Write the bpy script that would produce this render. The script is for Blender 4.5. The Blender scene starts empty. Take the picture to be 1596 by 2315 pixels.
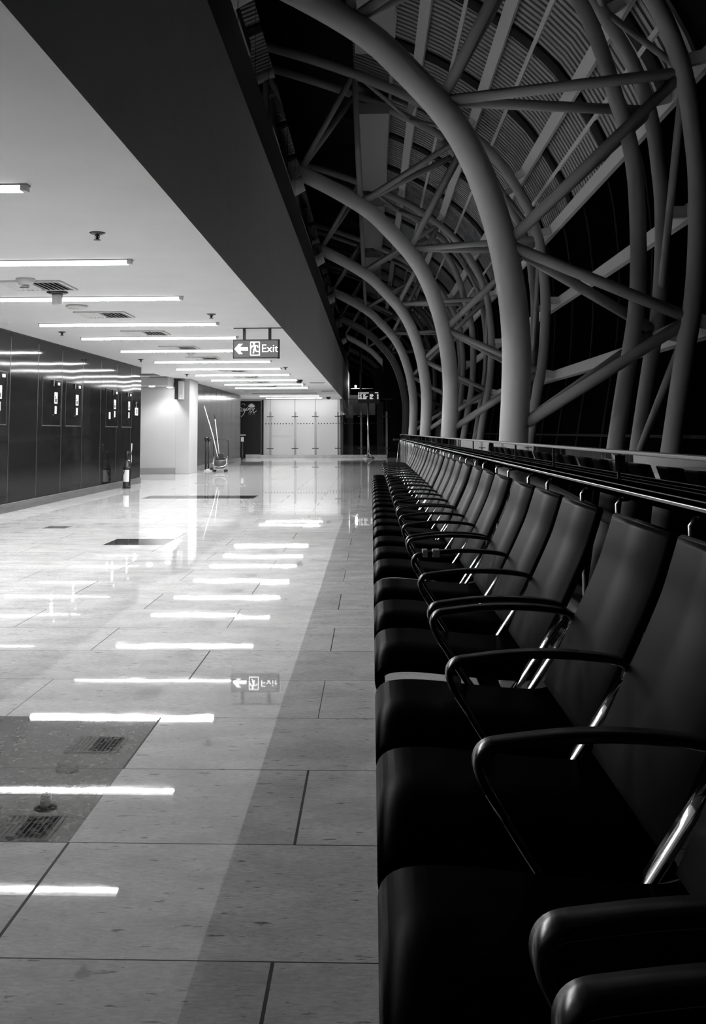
import bpy, bmesh, math, random
from mathutils import Vector, Matrix
random.seed(7)
S = bpy.context.scene
COL = S.collection
PI = math.pi

# ------------------------------------------------------------------ materials
def mat(name, col=.5, rough=.5, metal=0.0, spec=.5, emit=0.0, aniso=0.0, coat=0.0):
    m = bpy.data.materials.new(name); m.use_nodes = True
    b = m.node_tree.nodes['Principled BSDF']
    c = (col, col, col, 1) if isinstance(col, (int, float)) else (*col, 1)
    b.inputs['Base Color'].default_value = c
    b.inputs['Roughness'].default_value = rough
    b.inputs['Metallic'].default_value = metal
    b.inputs['Specular IOR Level'].default_value = spec
    if coat: b.inputs['Coat Weight'].default_value = coat; b.inputs['Coat Roughness'].default_value = .05
    if emit:
        b.inputs['Emission Color'].default_value = (1, 1, 1, 1)
        b.inputs['Emission Strength'].default_value = emit
    return m

def nodes(m): return m.node_tree.nodes, m.node_tree.links

def speckle(m, scale, lo, hi, stretch=(1, 1, 1), rough=None, bump=0.0):
    """procedural mottling of the base colour"""
    n, l = nodes(m); b = n['Principled BSDF']
    tc = n.new('ShaderNodeTexCoord'); mp = n.new('ShaderNodeMapping')
    mp.inputs['Scale'].default_value = stretch
    l.new(tc.outputs['Object'], mp.inputs['Vector'])
    t = n.new('ShaderNodeTexNoise'); t.inputs['Scale'].default_value = scale; t.inputs['Detail'].default_value = 6
    l.new(mp.outputs['Vector'], t.inputs['Vector'])
    r = n.new('ShaderNodeMapRange'); r.inputs['From Min'].default_value = .3; r.inputs['From Max'].default_value = .7
    r.inputs['To Min'].default_value = lo; r.inputs['To Max'].default_value = hi
    l.new(t.outputs['Fac'], r.inputs['Value']); l.new(r.outputs['Result'], b.inputs['Base Color'])
    if rough:
        q = n.new('ShaderNodeMapRange'); q.inputs['To Min'].default_value = rough[0]; q.inputs['To Max'].default_value = rough[1]
        l.new(t.outputs['Fac'], q.inputs['Value']); l.new(q.outputs['Result'], b.inputs['Roughness'])
    if bump:
        bp = n.new('ShaderNodeBump'); bp.inputs['Strength'].default_value = bump; bp.inputs['Distance'].default_value = .004
        l.new(t.outputs['Fac'], bp.inputs['Height']); l.new(bp.outputs['Normal'], b.inputs['Normal'])
    return m

def glass_mat(name, tint=.9, ior=1.5, rough=0.0, boost=1.0):
    m = bpy.data.materials.new(name); m.use_nodes = True
    n, l = nodes(m); n.clear()
    o = n.new('ShaderNodeOutputMaterial'); mx = n.new('ShaderNodeMixShader')
    tr = n.new('ShaderNodeBsdfTransparent'); tr.inputs['Color'].default_value = (tint, tint, tint, 1)
    gl = n.new('ShaderNodeBsdfGlossy'); gl.inputs['Roughness'].default_value = rough
    fr = n.new('ShaderNodeFresnel'); fr.inputs['IOR'].default_value = ior
    mu = n.new('ShaderNodeMath'); mu.operation = 'MULTIPLY'; mu.inputs[1].default_value = boost; mu.use_clamp = True
    l.new(fr.outputs[0], mu.inputs[0]); l.new(mu.outputs[0], mx.inputs['Fac'])
    l.new(tr.outputs[0], mx.inputs[1]); l.new(gl.outputs[0], mx.inputs[2]); l.new(mx.outputs[0], o.inputs['Surface'])
    return m

STRIP = 250.0
M = {}
M['ceiling'] = speckle(mat('white_ceiling_paint', .62, .8), 2.0, .60, .64)
M['fascia'] = speckle(mat('fascia_paint', .62, .7, spec=.2), 3.0, .60, .64)
M['black'] = mat('black_matt', .004, .6, spec=.2)
M['white_wall'] = speckle(mat('white_wall_paint', .36, .6), 1.5, .35, .38)
M['grey_wall'] = mat('grey_panel', .22, .5)
M['dark_tile'] = mat('dark_wall_tile', .012, .3, spec=.15)
M['steel_wall'] = mat('brushed_steel_cladding', .09, .075, metal=.86)
M['steel_wall2'] = mat('brushed_steel_cladding_pale', .22, .16, metal=1)
M['seam'] = mat('dark_seam', .02, .5)
M['seam_trim'] = mat('seam_edge', .16, .3, metal=.7)
M['chrome'] = mat('polished_aluminium', .85, .10, metal=1)
M['steel'] = mat('satin_steel', .55, .25, metal=1)
M['dark_steel'] = mat('dark_steel', .05, .35, metal=.6)
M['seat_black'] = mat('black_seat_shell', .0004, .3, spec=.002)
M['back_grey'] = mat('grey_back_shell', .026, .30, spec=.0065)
M['arm_black'] = mat('black_gloss_arm', .022, .24, spec=.5)
M['ledge'] = mat('black_gloss_ledge', .0008, .3, spec=0)
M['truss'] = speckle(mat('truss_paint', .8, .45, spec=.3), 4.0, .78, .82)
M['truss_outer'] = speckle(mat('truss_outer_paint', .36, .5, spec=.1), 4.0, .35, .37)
M['purlin'] = mat('purlin_paint', .7, .6, spec=.1)
M['deck'] = mat('roof_deck_metal', .36, .6, spec=.1)
M['duct'] = mat('duct_sheet', .34, .5, spec=.2)
M['deck_bar'] = mat('roof_deck_bar', .01, .6, spec=.2)
M['facade_glass'] = mat('night_facade_glass', .003, .3, spec=0)
M['mullion'] = mat('mullion', .03, .6, spec=0)
M['stone'] = speckle(mat('pale_stone', .5, .35), 9, .06, .11, stretch=(1, .3, 3))
M['housing'] = mat('lamp_housing', .35, .5)
M['diffuser'] = mat('lamp_diffuser', .9, .4, emit=STRIP)
M['lens_side'] = mat('lamp_lens_side', .9, .4, emit=2.2)
M['downlight'] = mat('downlight_lens', .9, .4, emit=60)
M['white_plastic'] = mat('white_plastic', .5, .4)
M['black_plastic'] = mat('black_plastic', .012, .35)
M['sign_face'] = mat('sign_face', .02, .4, spec=.1, emit=.16)
M['sign_white'] = mat('sign_lit_white', .9, .4, emit=1.6)
M['screen_text'] = mat('screen_text', .9, .4, emit=.9)
M['sticker'] = mat('sticker', .8, .5)
M['frost'] = mat('frosted_panel', .66, .35)
M['kerb'] = speckle(mat('pale_kerb', .3, .4), 6, .24, .34)
M['off'] = mat('unlit_lens', .55, .4)
M['fin_steel'] = mat('fin_steel', .32, .4)
M['dot'] = mat('black_dot', .01, .5)
M['logo'] = mat('logo_metal', .75, .35, metal=.3)
M['tape'] = mat('clear_tape', .6, .35)
M['glass'] = glass_mat('clear_glass', .86, 1.45)
M['satin_glass'] = glass_mat('satin_glass', .97, 1.4, rough=.45, boost=.6)
M['mez_glass'] = glass_mat('mezzanine_glass', .12, 1.6, boost=2.2)
M['rail_glass'] = glass_mat('balustrade_glass', .8, 1.5, boost=1.4)
M['mop'] = mat('mop_pole', .75, .3)
M['bucket'] = mat('bucket', .045, .4)
M['red'] = mat('extinguisher_shell', .035, .25)

# brushed steel: gentle wavy panels
def wavy(m, strength, scale, stretch):
    n, l = nodes(m); b = n['Principled BSDF']
    tc = n.new('ShaderNodeTexCoord'); mp = n.new('ShaderNodeMapping'); mp.inputs['Scale'].default_value = stretch
    l.new(tc.outputs['Object'], mp.inputs['Vector'])
    t = n.new('ShaderNodeTexNoise'); t.inputs['Scale'].default_value = scale; t.inputs['Detail'].default_value = 2
    l.new(mp.outputs['Vector'], t.inputs['Vector'])
    bp = n.new('ShaderNodeBump'); bp.inputs['Strength'].default_value = strength; bp.inputs['Distance'].default_value = .01
    l.new(t.outputs['Fac'], bp.inputs['Height']); l.new(bp.outputs['Normal'], b.inputs['Normal'])
for k_, q_ in (('steel_wall', .42), ('steel_wall2', .5)):
    M[k_].node_tree.nodes['Principled BSDF'].inputs['Specular Tint'].default_value = (q_, q_, q_, 1)
wavy(M['steel_wall'], .10, 1.2, (1, 1, .6)); wavy(M['steel_wall2'], .08, 1.2, (1, 1, .6))

# polished stone floor: 1.2 x 0.6 running bond, dark inset slabs
def floor_mat():
    m = bpy.data.materials.new('polished_stone_floor'); m.use_nodes = True
    n, l = nodes(m); b = n['Principled BSDF']
    def math_(op, a, c=None, clamp=False):
        q = n.new('ShaderNodeMath'); q.operation = op; q.use_clamp = clamp
        for i, v in ((0, a), (1, c)):
            if v is None: continue
            if isinstance(v, (int, float)): q.inputs[i].default_value = v
            else: l.new(v, q.inputs[i])
        return q.outputs[0]
    geo = n.new('ShaderNodeNewGeometry'); sx = n.new('ShaderNodeSeparateXYZ')
    l.new(geo.outputs['Position'], sx.inputs[0]); X, Y = sx.outputs[0], sx.outputs[1]
    v = math_('DIVIDE', math_('SUBTRACT', Y, 2.218), .6); row = math_('FLOOR', v); fv = math_('SUBTRACT', v, row)
    odd = math_('MODULO', math_('ADD', row, 100), 2)
    u = math_('DIVIDE', math_('SUBTRACT', math_('ADD', X, .81), math_('MULTIPLY', odd, .6)), 1.2)
    col = math_('FLOOR', u); fu = math_('SUBTRACT', u, col)
    # distance to the joint, in metres
    dv = math_('MULTIPLY', math_('MINIMUM', fv, math_('SUBTRACT', 1, fv)), .6)
    du = math_('MULTIPLY', math_('MINIMUM', fu, math_('SUBTRACT', 1, fu)), 1.2)
    d = math_('MINIMUM', du, dv)
    wc = n.new('ShaderNodeTexWhiteNoise'); wc.noise_dimensions = '1D'; l.new(math_('ADD', row, .37), wc.inputs['W'])
    wide = math_('ADD', .0014, math_('MULTIPLY', wc.outputs['Value'], .0026))
    vj = math_('LESS_THAN', du, wide)
    joint = math_('MAXIMUM', math_('LESS_THAN', dv, .0022), vj)
    cmb = n.new('ShaderNodeCombineXYZ'); l.new(row, cmb.inputs[0]); l.new(col, cmb.inputs[1])
    wn = n.new('ShaderNodeTexWhiteNoise'); wn.noise_dimensions = '3D'; l.new(cmb.outputs[0], wn.inputs['Vector'])
    # stone: long soft veins, small pits
    def noise(scale, detail, st, rough=.6):
        mp = n.new('ShaderNodeMapping'); mp.inputs['Scale'].default_value = st
        l.new(geo.outputs['Position'], mp.inputs['Vector'])
        t = n.new('ShaderNodeTexNoise'); t.inputs['Scale'].default_value = scale; t.inputs['Detail'].default_value = detail
        t.inputs['Roughness'].default_value = rough
        l.new(mp.outputs[0], t.inputs['Vector']); return t.outputs['Fac']
    def rng(x, a, c, lo, hi):
        r = n.new('ShaderNodeMapRange'); l.new(x, r.inputs['Value'])
        for k, q in zip(('From Min', 'From Max', 'To Min', 'To Max'), (a, c, lo, hi)): r.inputs[k].default_value = q
        return r.outputs[0]
    big = rng(noise(3.0, 8, (1, 1.8, 1), .7), .3, .7, .72, 1.12)
    fine = rng(noise(70, 5, (.5, 1.7, 1), .75), .3, .7, .74, 1.18)
    pits = math_('MULTIPLY', rng(noise(34, 3, (.4, 1.5, 1), .6), .30, .37, .35, 1.0), rng(noise(110, 2, (.45, 1.4, 1), .5), .27, .33, .45, 1.0))
    tone = rng(wn.outputs['Value'], 0, 1, .9, 1.06)
    light = math_('MULTIPLY', math_('MULTIPLY', math_('MULTIPLY', big, fine), math_('MULTIPLY', pits, tone)), FLOOR_ALB)
    vor = n.new('ShaderNodeTexVoronoi'); vor.inputs['Scale'].default_value = 85; l.new(geo.outputs['Position'], vor.inputs['Vector'])
    sv = n.new('ShaderNodeSeparateColor'); l.new(vor.outputs['Color'], sv.inputs[0])
    dark = math_('MULTIPLY', rng(sv.outputs[0], .5, 1, .015, .15), rng(noise(14, 4, (1, 1, 1)), .3, .7, .75, 1.2))
    def box(x0, x1, y0, y1):
        return math_('MULTIPLY', math_('MULTIPLY', math_('GREATER_THAN', X, x0), math_('LESS_THAN', X, x1)),
                     math_('MULTIPLY', math_('GREATER_THAN', Y, y0), math_('LESS_THAN', Y, y1)))
    ins = box(-2.01, -.81, 2.818, 4.018)
    for r_ in ((-2.61, -2.01, 10.018, 10.618), (-3.81, -1.95, 17.0, 17.82)):
        ins = math_('MAXIMUM', ins, box(*r_))
    def mix(f, a, c):
        q = n.new('ShaderNodeMix'); q.data_type = 'FLOAT'; l.new(f, q.inputs[0])
        for i, vv in ((2, a), (3, c)):
            if isinstance(vv, (int, float)): q.inputs[i].default_value = vv
            else: l.new(vv, q.inputs[i])
        return q.outputs[0]
    base = mix(joint, mix(ins, light, dark), .03)
    l.new(base, b.inputs['Base Color'])
    rg = rng(noise(5, 5, (1, 2, 1)), .3, .7, .008, .024)
    l.new(mix(joint, rg, .6), b.inputs['Roughness'])
    l.new(mix(joint, .6, .05), b.inputs['Specular IOR Level'])
    # each slab lies a hair out of level, and the polish ripples slightly
    s1 = n.new('ShaderNodeVectorMath'); s1.operation = 'SUBTRACT'; l.new(wn.outputs['Color'], s1.inputs[0]); s1.inputs[1].default_value = (.5, .5, .5)
    s2 = n.new('ShaderNodeVectorMath'); s2.operation = 'MULTIPLY'; l.new(s1.outputs[0], s2.inputs[0]); s2.inputs[1].default_value = (.0010, .0022, 0)
    s3 = n.new('ShaderNodeVectorMath'); s3.operation = 'ADD'; l.new(geo.outputs['Normal'], s3.inputs[0]); l.new(s2.outputs[0], s3.inputs[1])
    s4 = n.new('ShaderNodeVectorMath'); s4.operation = 'NORMALIZE'; l.new(s3.outputs[0], s4.inputs[0])
    l.new(s4.outputs[0], b.inputs['Normal'])
    return m
FLOOR_ALB = .78
M['floor'] = floor_mat()

# ------------------------------------------------------------------ mesh helpers
class MB:
    def __init__(s): s.bm = bmesh.new()
    def box(s, x0, x1, y0, y1, z0, z1, bev=0.0, seg=2):
        t = bmesh.new(); bmesh.ops.create_cube(t, size=1)
        for v in t.verts:
            v.co = Vector((x0 + (v.co.x + .5) * (x1 - x0), y0 + (v.co.y + .5) * (y1 - y0), z0 + (v.co.z + .5) * (z1 - z0)))
        if bev: bmesh.ops.bevel(t, geom=list(t.edges), offset=bev, segments=seg, affect='EDGES', profile=.5)
        s._merge(t); return s
    def _merge(s, t):
        me = bpy.data.meshes.new('tmp'); t.to_mesh(me); t.free(); s.bm.from_mesh(me); bpy.data.meshes.remove(me)
    def tube(s, pts, r, n=12, cap=True, up=None, rb=None):
        """round tube along pts; r number or list; rb: second radius for an oval section"""
        pts = [Vector(p) for p in pts]; k = len(pts)
        rings = []; prev = None
        for i, p in enumerate(pts):
            t = (pts[min(i + 1, k - 1)] - pts[max(i - 1, 0)]).normalized()
            if prev is None:
                a = Vector((0, 1, 0)) if abs(t.y) < .9 else Vector((1, 0, 0))
                if up: a = Vector(up)
                u = (a - t * a.dot(t)).normalized()
            else: u = (prev - t * prev.dot(t)).normalized()
            prev = u; w = t.cross(u)
            rr = r[i] if isinstance(r, (list, tuple)) else r; r2 = rb if rb else rr
            rings.append([s.bm.verts.new(p + (u * math.cos(2 * PI * j / n) * rr + w * math.sin(2 * PI * j / n) * r2)) for j in range(n)])
        for a, c in zip(rings, rings[1:]):
            for j in range(n):
                f = s.bm.faces.new((a[j], a[(j + 1) % n], c[(j + 1) % n], c[j])); f.smooth = True
        if cap:
            s.bm.faces.new(rings[0][::-1]); s.bm.faces.new(rings[-1])
        return s
    def cyl(s, a, b, r, n=16): return s.tube([a, b], r, n)
    def lathe(s, c, prof, n=20, axis='z'):
        """prof: (radius, height) list about the vertical through c"""
        c = Vector(c); rings = []
        for r, h in prof:
            rings.append([s.bm.verts.new(c + (Vector((r * math.cos(2 * PI * j / n), r * math.sin(2 * PI * j / n), h)) if axis == 'z' else
                          Vector((r * math.cos(2 * PI * j / n), h, r * math.sin(2 * PI * j / n))))) for j in range(n)])
        for a, d in zip(rings, rings[1:]):
            for j in range(n):
                f = s.bm.faces.new((a[j], a[(j + 1) % n], d[(j + 1) % n], d[j])); f.smooth = True
        s.bm.faces.new(rings[0][::-1]); s.bm.faces.new(rings[-1]); return s
    def ribbon(s, path, thick, y0, y1, bev=.0, ends=True):
        """a bent sheet: path of (x, z) points thickened and extruded along y"""
        P = [Vector((p[0], 0, p[1])) for p in path]; k = len(P); A = []; B = []
        for i, p in enumerate(P):
            t = (P[min(i + 1, k - 1)] - P[max(i - 1, 0)]).normalized(); nn = Vector((-t.z, 0, t.x)) * thick / 2
            A.append(p + nn); B.append(p - nn)
        ring = A + B[::-1]; m_ = len(ring)
        ys = [y0, y0 + bev, y1 - bev, y1] if bev else [y0, y1]
        cen = [(A[i] + B[i]) / 2 for i in range(k)]; cc = cen + cen[::-1]
        rows = []
        for yi, y in enumerate(ys):
            sh = .45 if bev and yi in (0, len(ys) - 1) else 1.0
            rows.append([s.bm.verts.new(((cc[i] + (q - cc[i]) * sh).x, y, (cc[i] + (q - cc[i]) * sh).z)) for i, q in enumerate(ring)])
        for a, c in zip(rows, rows[1:]):
            for i in range(m_):
                f = s.bm.faces.new((a[i], c[i], c[(i + 1) % m_], a[(i + 1) % m_])); f.smooth = i != k - 1 and i != m_ - 1
        for row, rev in ((rows[0], True), (rows[-1], False)):
            for i in range(k - 1):
                q = (row[i], row[i + 1], row[m_ - 2 - i], row[m_ - 1 - i])
                s.bm.faces.new(q if rev else q[::-1])
        return s
    def prism(s, poly, y0, y1, axis='y'):
        """polygon extruded: axis y -> poly in (x, z); x -> poly in (y, z); z -> (x, y)"""
        def P(p, d):
            return (p[0], d, p[1]) if axis == 'y' else (d, p[0], p[1]) if axis == 'x' else (p[0], p[1], d)
        a = [s.bm.verts.new(P(p, y0)) for p in poly]; b = [s.bm.verts.new(P(p, y1)) for p in poly]
        n = len(poly); s.bm.faces.new(a); s.bm.faces.new(b[::-1])
        for i in range(n): s.bm.faces.new((a[i], b[i], b[(i + 1) % n], a[(i + 1) % n]))
        return s
    def build(s, name, m, parent=None):
        bmesh.ops.recalc_face_normals(s.bm, faces=s.bm.faces)
        me = bpy.data.meshes.new(name); s.bm.to_mesh(me); s.bm.free()
        me.materials.append(m)
        o = bpy.data.objects.new(name, me); COL.objects.link(o)
        if parent: o.parent = parent
        return o

def tag(o, label=None, cat=None, group=None, kind=None):
    if label: o['label'] = label
    if cat: o['category'] = cat
    if group: o['group'] = group
    if kind: o['kind'] = kind
    return o
def thing(name, loc, label, cat, group=None, rz=0):
    o = bpy.data.objects.new(name, None); COL.objects.link(o); o.location = loc; o.rotation_euler = (0, 0, rz)
    o.empty_display_size = .1
    return tag(o, label, cat, group)
def struct(o, label=None, cat=None): return tag(o, label, cat, kind='structure')
def copy_tree(o, parent=None):
    c = o.copy(); COL.objects.link(c)
    if parent: c.parent = parent
    for ch in list(o.children): copy_tree(ch, c)
    return c
def spline(pts, per=6):
    """Catmull-Rom through tuples"""
    P = [Vector(p) for p in pts]; P = [P[0] * 2 - P[1]] + P + [P[-1] * 2 - P[-2]]; out = []
    for i in range(1, len(P) - 2):
        for k in range(per):
            t = k / per; a, b, c, d = P[i - 1], P[i], P[i + 1], P[i + 2]
            out.append(.5 * ((2 * b) + (c - a) * t + (2 * a - 5 * b + 4 * c - d) * t * t + (3 * b - a - 3 * c + d) * t ** 3))
    out.append(P[-2]); return [tuple(q) for q in out]
def text_obj(name, body, size, loc, rot, m, parent, depth=.002, align='CENTER', xs=1.0):
    cu = bpy.data.curves.new(name, 'FONT'); cu.body = body; cu.size = size; cu.extrude = depth
    cu.align_x = align; cu.align_y = 'CENTER'
    o = bpy.data.objects.new(name, cu); COL.objects.link(o)
    o.location = loc; o.rotation_euler = rot; o.scale = (xs, 1, 1)
    dg = bpy.context.evaluated_depsgraph_get(); dg.update()
    me = bpy.data.meshes.new_from_object(o.evaluated_get(dg)); me.materials.clear(); me.materials.append(m)
    COL.objects.unlink(o); bpy.data.objects.remove(o)
    q = bpy.data.objects.new(name, me); COL.objects.link(q); q.location = loc; q.rotation_euler = rot; q.scale = (xs, 1, 1)
    if parent: q.parent = parent
    return q

# ------------------------------------------------------------------ setting
CZ = 2.50      # corridor ceiling
XL = -5.0      # steel wall
XE = -1.212    # edge of the corridor ceiling / mezzanine face
END = 61.0
struct(MB().box(-9, 1.46, -4, 62, -.3, 0).build('floor', M['floor']), 'pale polished stone floor with dark inset slabs', 'floor')
struct(MB().box(-9, XE - .02, -4, END, CZ, CZ + .12).build('ceiling', M['ceiling']), 'plain pale flat ceiling over the corridor', 'ceiling')
struct(MB().box(XE - .02, XE, -4, END, CZ, 4.32).build('trim_1', M['fascia']), 'plain grey fascia rising from the ceiling edge', 'fascia')
struct(MB().box(-6.5, XE - .01, -4, END, 4.33, 4.91).build('trim_2', M['black']), 'black edge of the mezzanine slab above the fascia', 'slab edge')
struct(MB().box(1.46, 9, -4, 95, -4.3, -4.0).build('floor_lower', M['black']), 'dark floor of the lower level beyond the railing', 'floor')
struct(MB().box(1.40, 1.46, -4, 36, -.62, -.3).build('trim_3', M['dark_steel']), 'dark edge of the floor slab behind the benches', 'slab edge')

# steel clad wall, 1.2 m panels with open seams, each panel faintly bowed
def clad(y0, step, count, last, name, m, label):
    mb = MB(); mb.box(XL - .12, XL - .025, y0, last, .12, CZ)
    y = y0
    while y < last - .02:
        y1 = min(y + step, last)
        a, b = y + .004, y1 - .004; nn = 6; bow = random.uniform(-.004, .006)
        zs = [.13 + (CZ - .02 - .13) * j / 6 for j in range(7)]
        g = [[mb.bm.verts.new((XL + bow * math.sin(PI * i / nn) * math.sin(PI * j / 6), a + (b - a) * i / nn, zs[j])) for i in range(nn + 1)] for j in range(7)]
        for j in range(6):
            for i in range(nn):
                f = mb.bm.faces.new((g[j][i], g[j][i + 1], g[j + 1][i + 1], g[j + 1][i])); f.smooth = True
        # returned edges into the seam
        for yy in (a, b):
            v = [mb.bm.verts.new(p) for p in ((XL, yy, .13), (XL - .025, yy, .13), (XL - .025, yy, CZ - .02), (XL, yy, CZ - .02))]
            mb.bm.faces.new(v)
        y = y1
    w_ = struct(mb.build(name, m), label, 'wall')
    y = y0 + step
    while y < last - .1:
        if y > 4: MB().box(XL - .01, XL + .003, y + .003, y + .011, .14, CZ - .08).build('seam_trim', M['seam_trim'], w_)
        y += step
    return w_
clad(14.06 - 1.2 * 15, 1.2, 0, 22.2, 'wall_left', M['steel_wall'], 'dark brushed steel panelled wall along the left side')
struct(MB().box(XL - .005, XL - .002, -3.9, 22.2, CZ - .03, CZ - .001).build('trim_4', M['seam']), 'dark shadow gap between steel wall and ceiling', 'trim')
struct(MB().box(XL - .10, XL + .02, -3.9, 22.22, 0, .125, .004).build('baseboard_left', M['stone']), 'worn stone skirting below the near steel wall', 'baseboard')
struct(MB().box(XL - 1.4, XL - .122, 22.08, 22.2, 0, CZ).build('wall_return', M['white_wall']), 'white end of the near steel wall', 'wall')
# recess with white wall, lower ceiling, column
struct(MB().box(-8.5, -5.15, 27.0, 27.12, 0, CZ).build('wall_recess', M['white_wall']), 'white wall at the back of the lit recess', 'wall')
struct(MB().box(-8.5, -5.15, 26.97, 27.0, 0, .16).build('baseboard_recess', M['grey_wall']), 'grey skirting of the white recess wall', 'baseboard')
struct(MB().box(-5.15, -4.79, 27.0, 28.3, 0, CZ, .006).build('trim_5', M['white_wall']), 'white square column beside the recess', 'column')
struct(MB().box(-8.6, -8.5, 22, 27, 0, CZ).build('wall_recess_side', M['white_wall']), 'white side wall of the recess', 'wall')
struct(MB().box(-8.5, -5.152, 25.9, 26.97, 2.28, CZ).build('trim_6', M['white_wall']), 'lowered white ceiling strip in the recess', 'ceiling')
clad(28.32, 1.2, 0, 39.25, 'wall_left_far', M['steel_wall2'], 'pale steel panelled wall behind the mop trolley')
struct(MB().box(XL - .10, XL + .02, 28.32, 39.27, 0, .13, .004).build('baseboard_left_far', M['stone']), 'stone skirting below the far steel wall', 'baseboard')
struct(MB().box(-6.5, -5.13, 39.13, 39.25, 0, CZ).build('wall_far_return', M['grey_wall']), 'grey return at the end of the far steel wall', 'wall')
# spa shopfront and end wall
GY = 43.9
struct(MB().box(-7.4, -4.72, GY + .1, GY + .3, 0, 2.42).build('wall_spa', mat('spa_black_panel', .006, .35, spec=.3)), 'black shopfront panel with white logo at the corridor end', 'wall')
struct(MB().box(-7.4, -4.72, GY - .02, GY + .3, 2.42, CZ).build('trim_7', M['white_wall']), 'pale lintel above the black shopfront', 'lintel')
struct(MB().box(-5.35, -4.72, GY - .12, GY + .1, 0, .15).build('trim_8', M['kerb']), 'stone plinth at the foot of the black shopfront', 'plinth')
struct(MB().box(-4.70, XE, GY + 1.0, GY + 1.12, 0, CZ).build('wall_end', M['frost']), 'bright white wall behind the glass screen', 'wall')
struct(MB().box(-4.715, .66, GY - .12, GY + .12, 0, .12, .004).build('trim_9', M['kerb']), 'stone kerb below the glass screen', 'kerb')
struct(MB().box(XE - .12, XE - .01, GY + .3, 58, 0, CZ).build('wall_passage', M['grey_wall']), 'grey wall running on behind the glass screen', 'wall')

# glass screen: four panes with dotted band, fins, patch fittings
gs = thing('glass_screen', (0, GY, 0), 'clear glass screen with dotted band across the corridor end', 'glass partition')
panes = [(-4.68, -4.32), (-4.31, -3.26), (-3.25, -2.39), (-2.38, -1.42), (-1.41, -.44), (-.43, .64)]
for a, b in panes:
    p = MB().box(a, b, -.006, .006, .12, CZ - .005).build('pane', M['satin_glass'] if b < -1.3 else M['glass'], gs)
    x = math.ceil((a + .03) / .125) * .125
    while x < b - .02:
        MB().lathe((x, -.0075, 1.447), [(.0, 0), (.024, 0), (.024, .0012), (0, .0012)], 12, 'y').build('dot', M['dot'], p); x += .125
for x in (-4.315, -3.255, -2.385, -1.415, -.435, .645):
    w = .04
    fn = MB().box(x - w, x + w, .012, .17, .12, 1.94, .004).build('fin', M['fin_steel'], gs)
    for z in (1.75, .40):
        MB().cyl((x - .14, -.02, z), (x + .14, -.02, z), .016, 10).cyl((x - .11, -.03, z), (x - .11, .02, z), .02, 10).cyl((x + .11, -.03, z), (x + .11, .02, z), .02, 10).build('patch_fitting', M['dark_steel'], fn)
    MB().box(x - .008, x + .008, -.008, .008, 1.94, CZ - .005).build('glazing_bar', M['dark_steel'], gs)

# spa logo
sg = thing('spa_sign', (-5.15, GY + .098, 2.0), 'white script spa logo with lotus on the black shopfront', 'sign')
def stroke(pts, r, name, m=M['logo']):
    P = [(p[0], 0, p[1]) for p in pts]
    return MB().tube(spline(P, 5), r, 6, rb=r * .8)
def px(cx_, cy_):   # logo layout: 60 px wide patch -> metres on the panel
    return ((cx_ - 860) / 1596 * 60 * GY / 2322 + .06, -(cy_ - 880) / 1596 * 60 * GY / 2322 + .04)
word = MB()
for st in ([(190, 540), (270, 515), (350, 515), (400, 560), (405, 600)], [(100, 560), (60, 640), (120, 720), (200, 770), (245, 810), (200, 880), (100, 930)],
           [(360, 760), (310, 860), (330, 880), (420, 800)], [(430, 800), (415, 900), (370, 1040), (290, 1180), (180, 1290)],
           [(170, 970), (300, 935), (420, 905), (560, 890)],
           [(620, 770), (540, 760), (495, 850), (540, 900), (610, 850), (630, 770)],
           [(690, 780), (640, 890), (700, 800), (790, 780), (700, 960), (740, 1010), (840, 960)],
           [(985, 775), (905, 765), (848, 830), (850, 895), (910, 880), (985, 780)], [(1000, 760), (940, 850), (900, 980), (950, 1030), (1030, 1000), (1110, 920)]):
    P = [(px(*p)[0], -.006, px(*p)[1]) for p in st]
    word.tube(spline(P, 5), .0115, 6)
word.build('lettering', M['logo'], sg)
lot = MB()
for ang, L, w in ((-62, .17, .05), (-40, .17, .05), (-20, .175, .05), (0, .19, .055), (20, .175, .05), (40, .17, .05), (62, .17, .05)):
    bx, bz = px(810, 715); a = math.radians(ang)
    ax = Vector((math.sin(a), math.cos(a))); pr = Vector((ax.y, -ax.x))
    o = Vector((bx, bz)); poly = [o, o + ax * L * .5 + pr * w * .6, o + ax * L, o + ax * L * .5 - pr * w * .6]
    lot.prism([tuple(q) for q in poly], -.012 - abs(ang) * .0002, -.002)
cpts = [(600, 640), (690, 705), (810, 715), (870, 715), (1010, 645)]
lot.tube(spline([(px(*p)[0], -.012, px(*p)[1]) for p in cpts], 5), .014, 6)
lot.build('lotus', M['logo'], sg)
t_ = text_obj('spa_lettering', 'SPA', .19, (px(810, 1110)[0], -.006, px(810, 1110)[1]), (PI / 2, 0, 0), mat('logo_dim', .12, .4), sg, .003)

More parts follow.
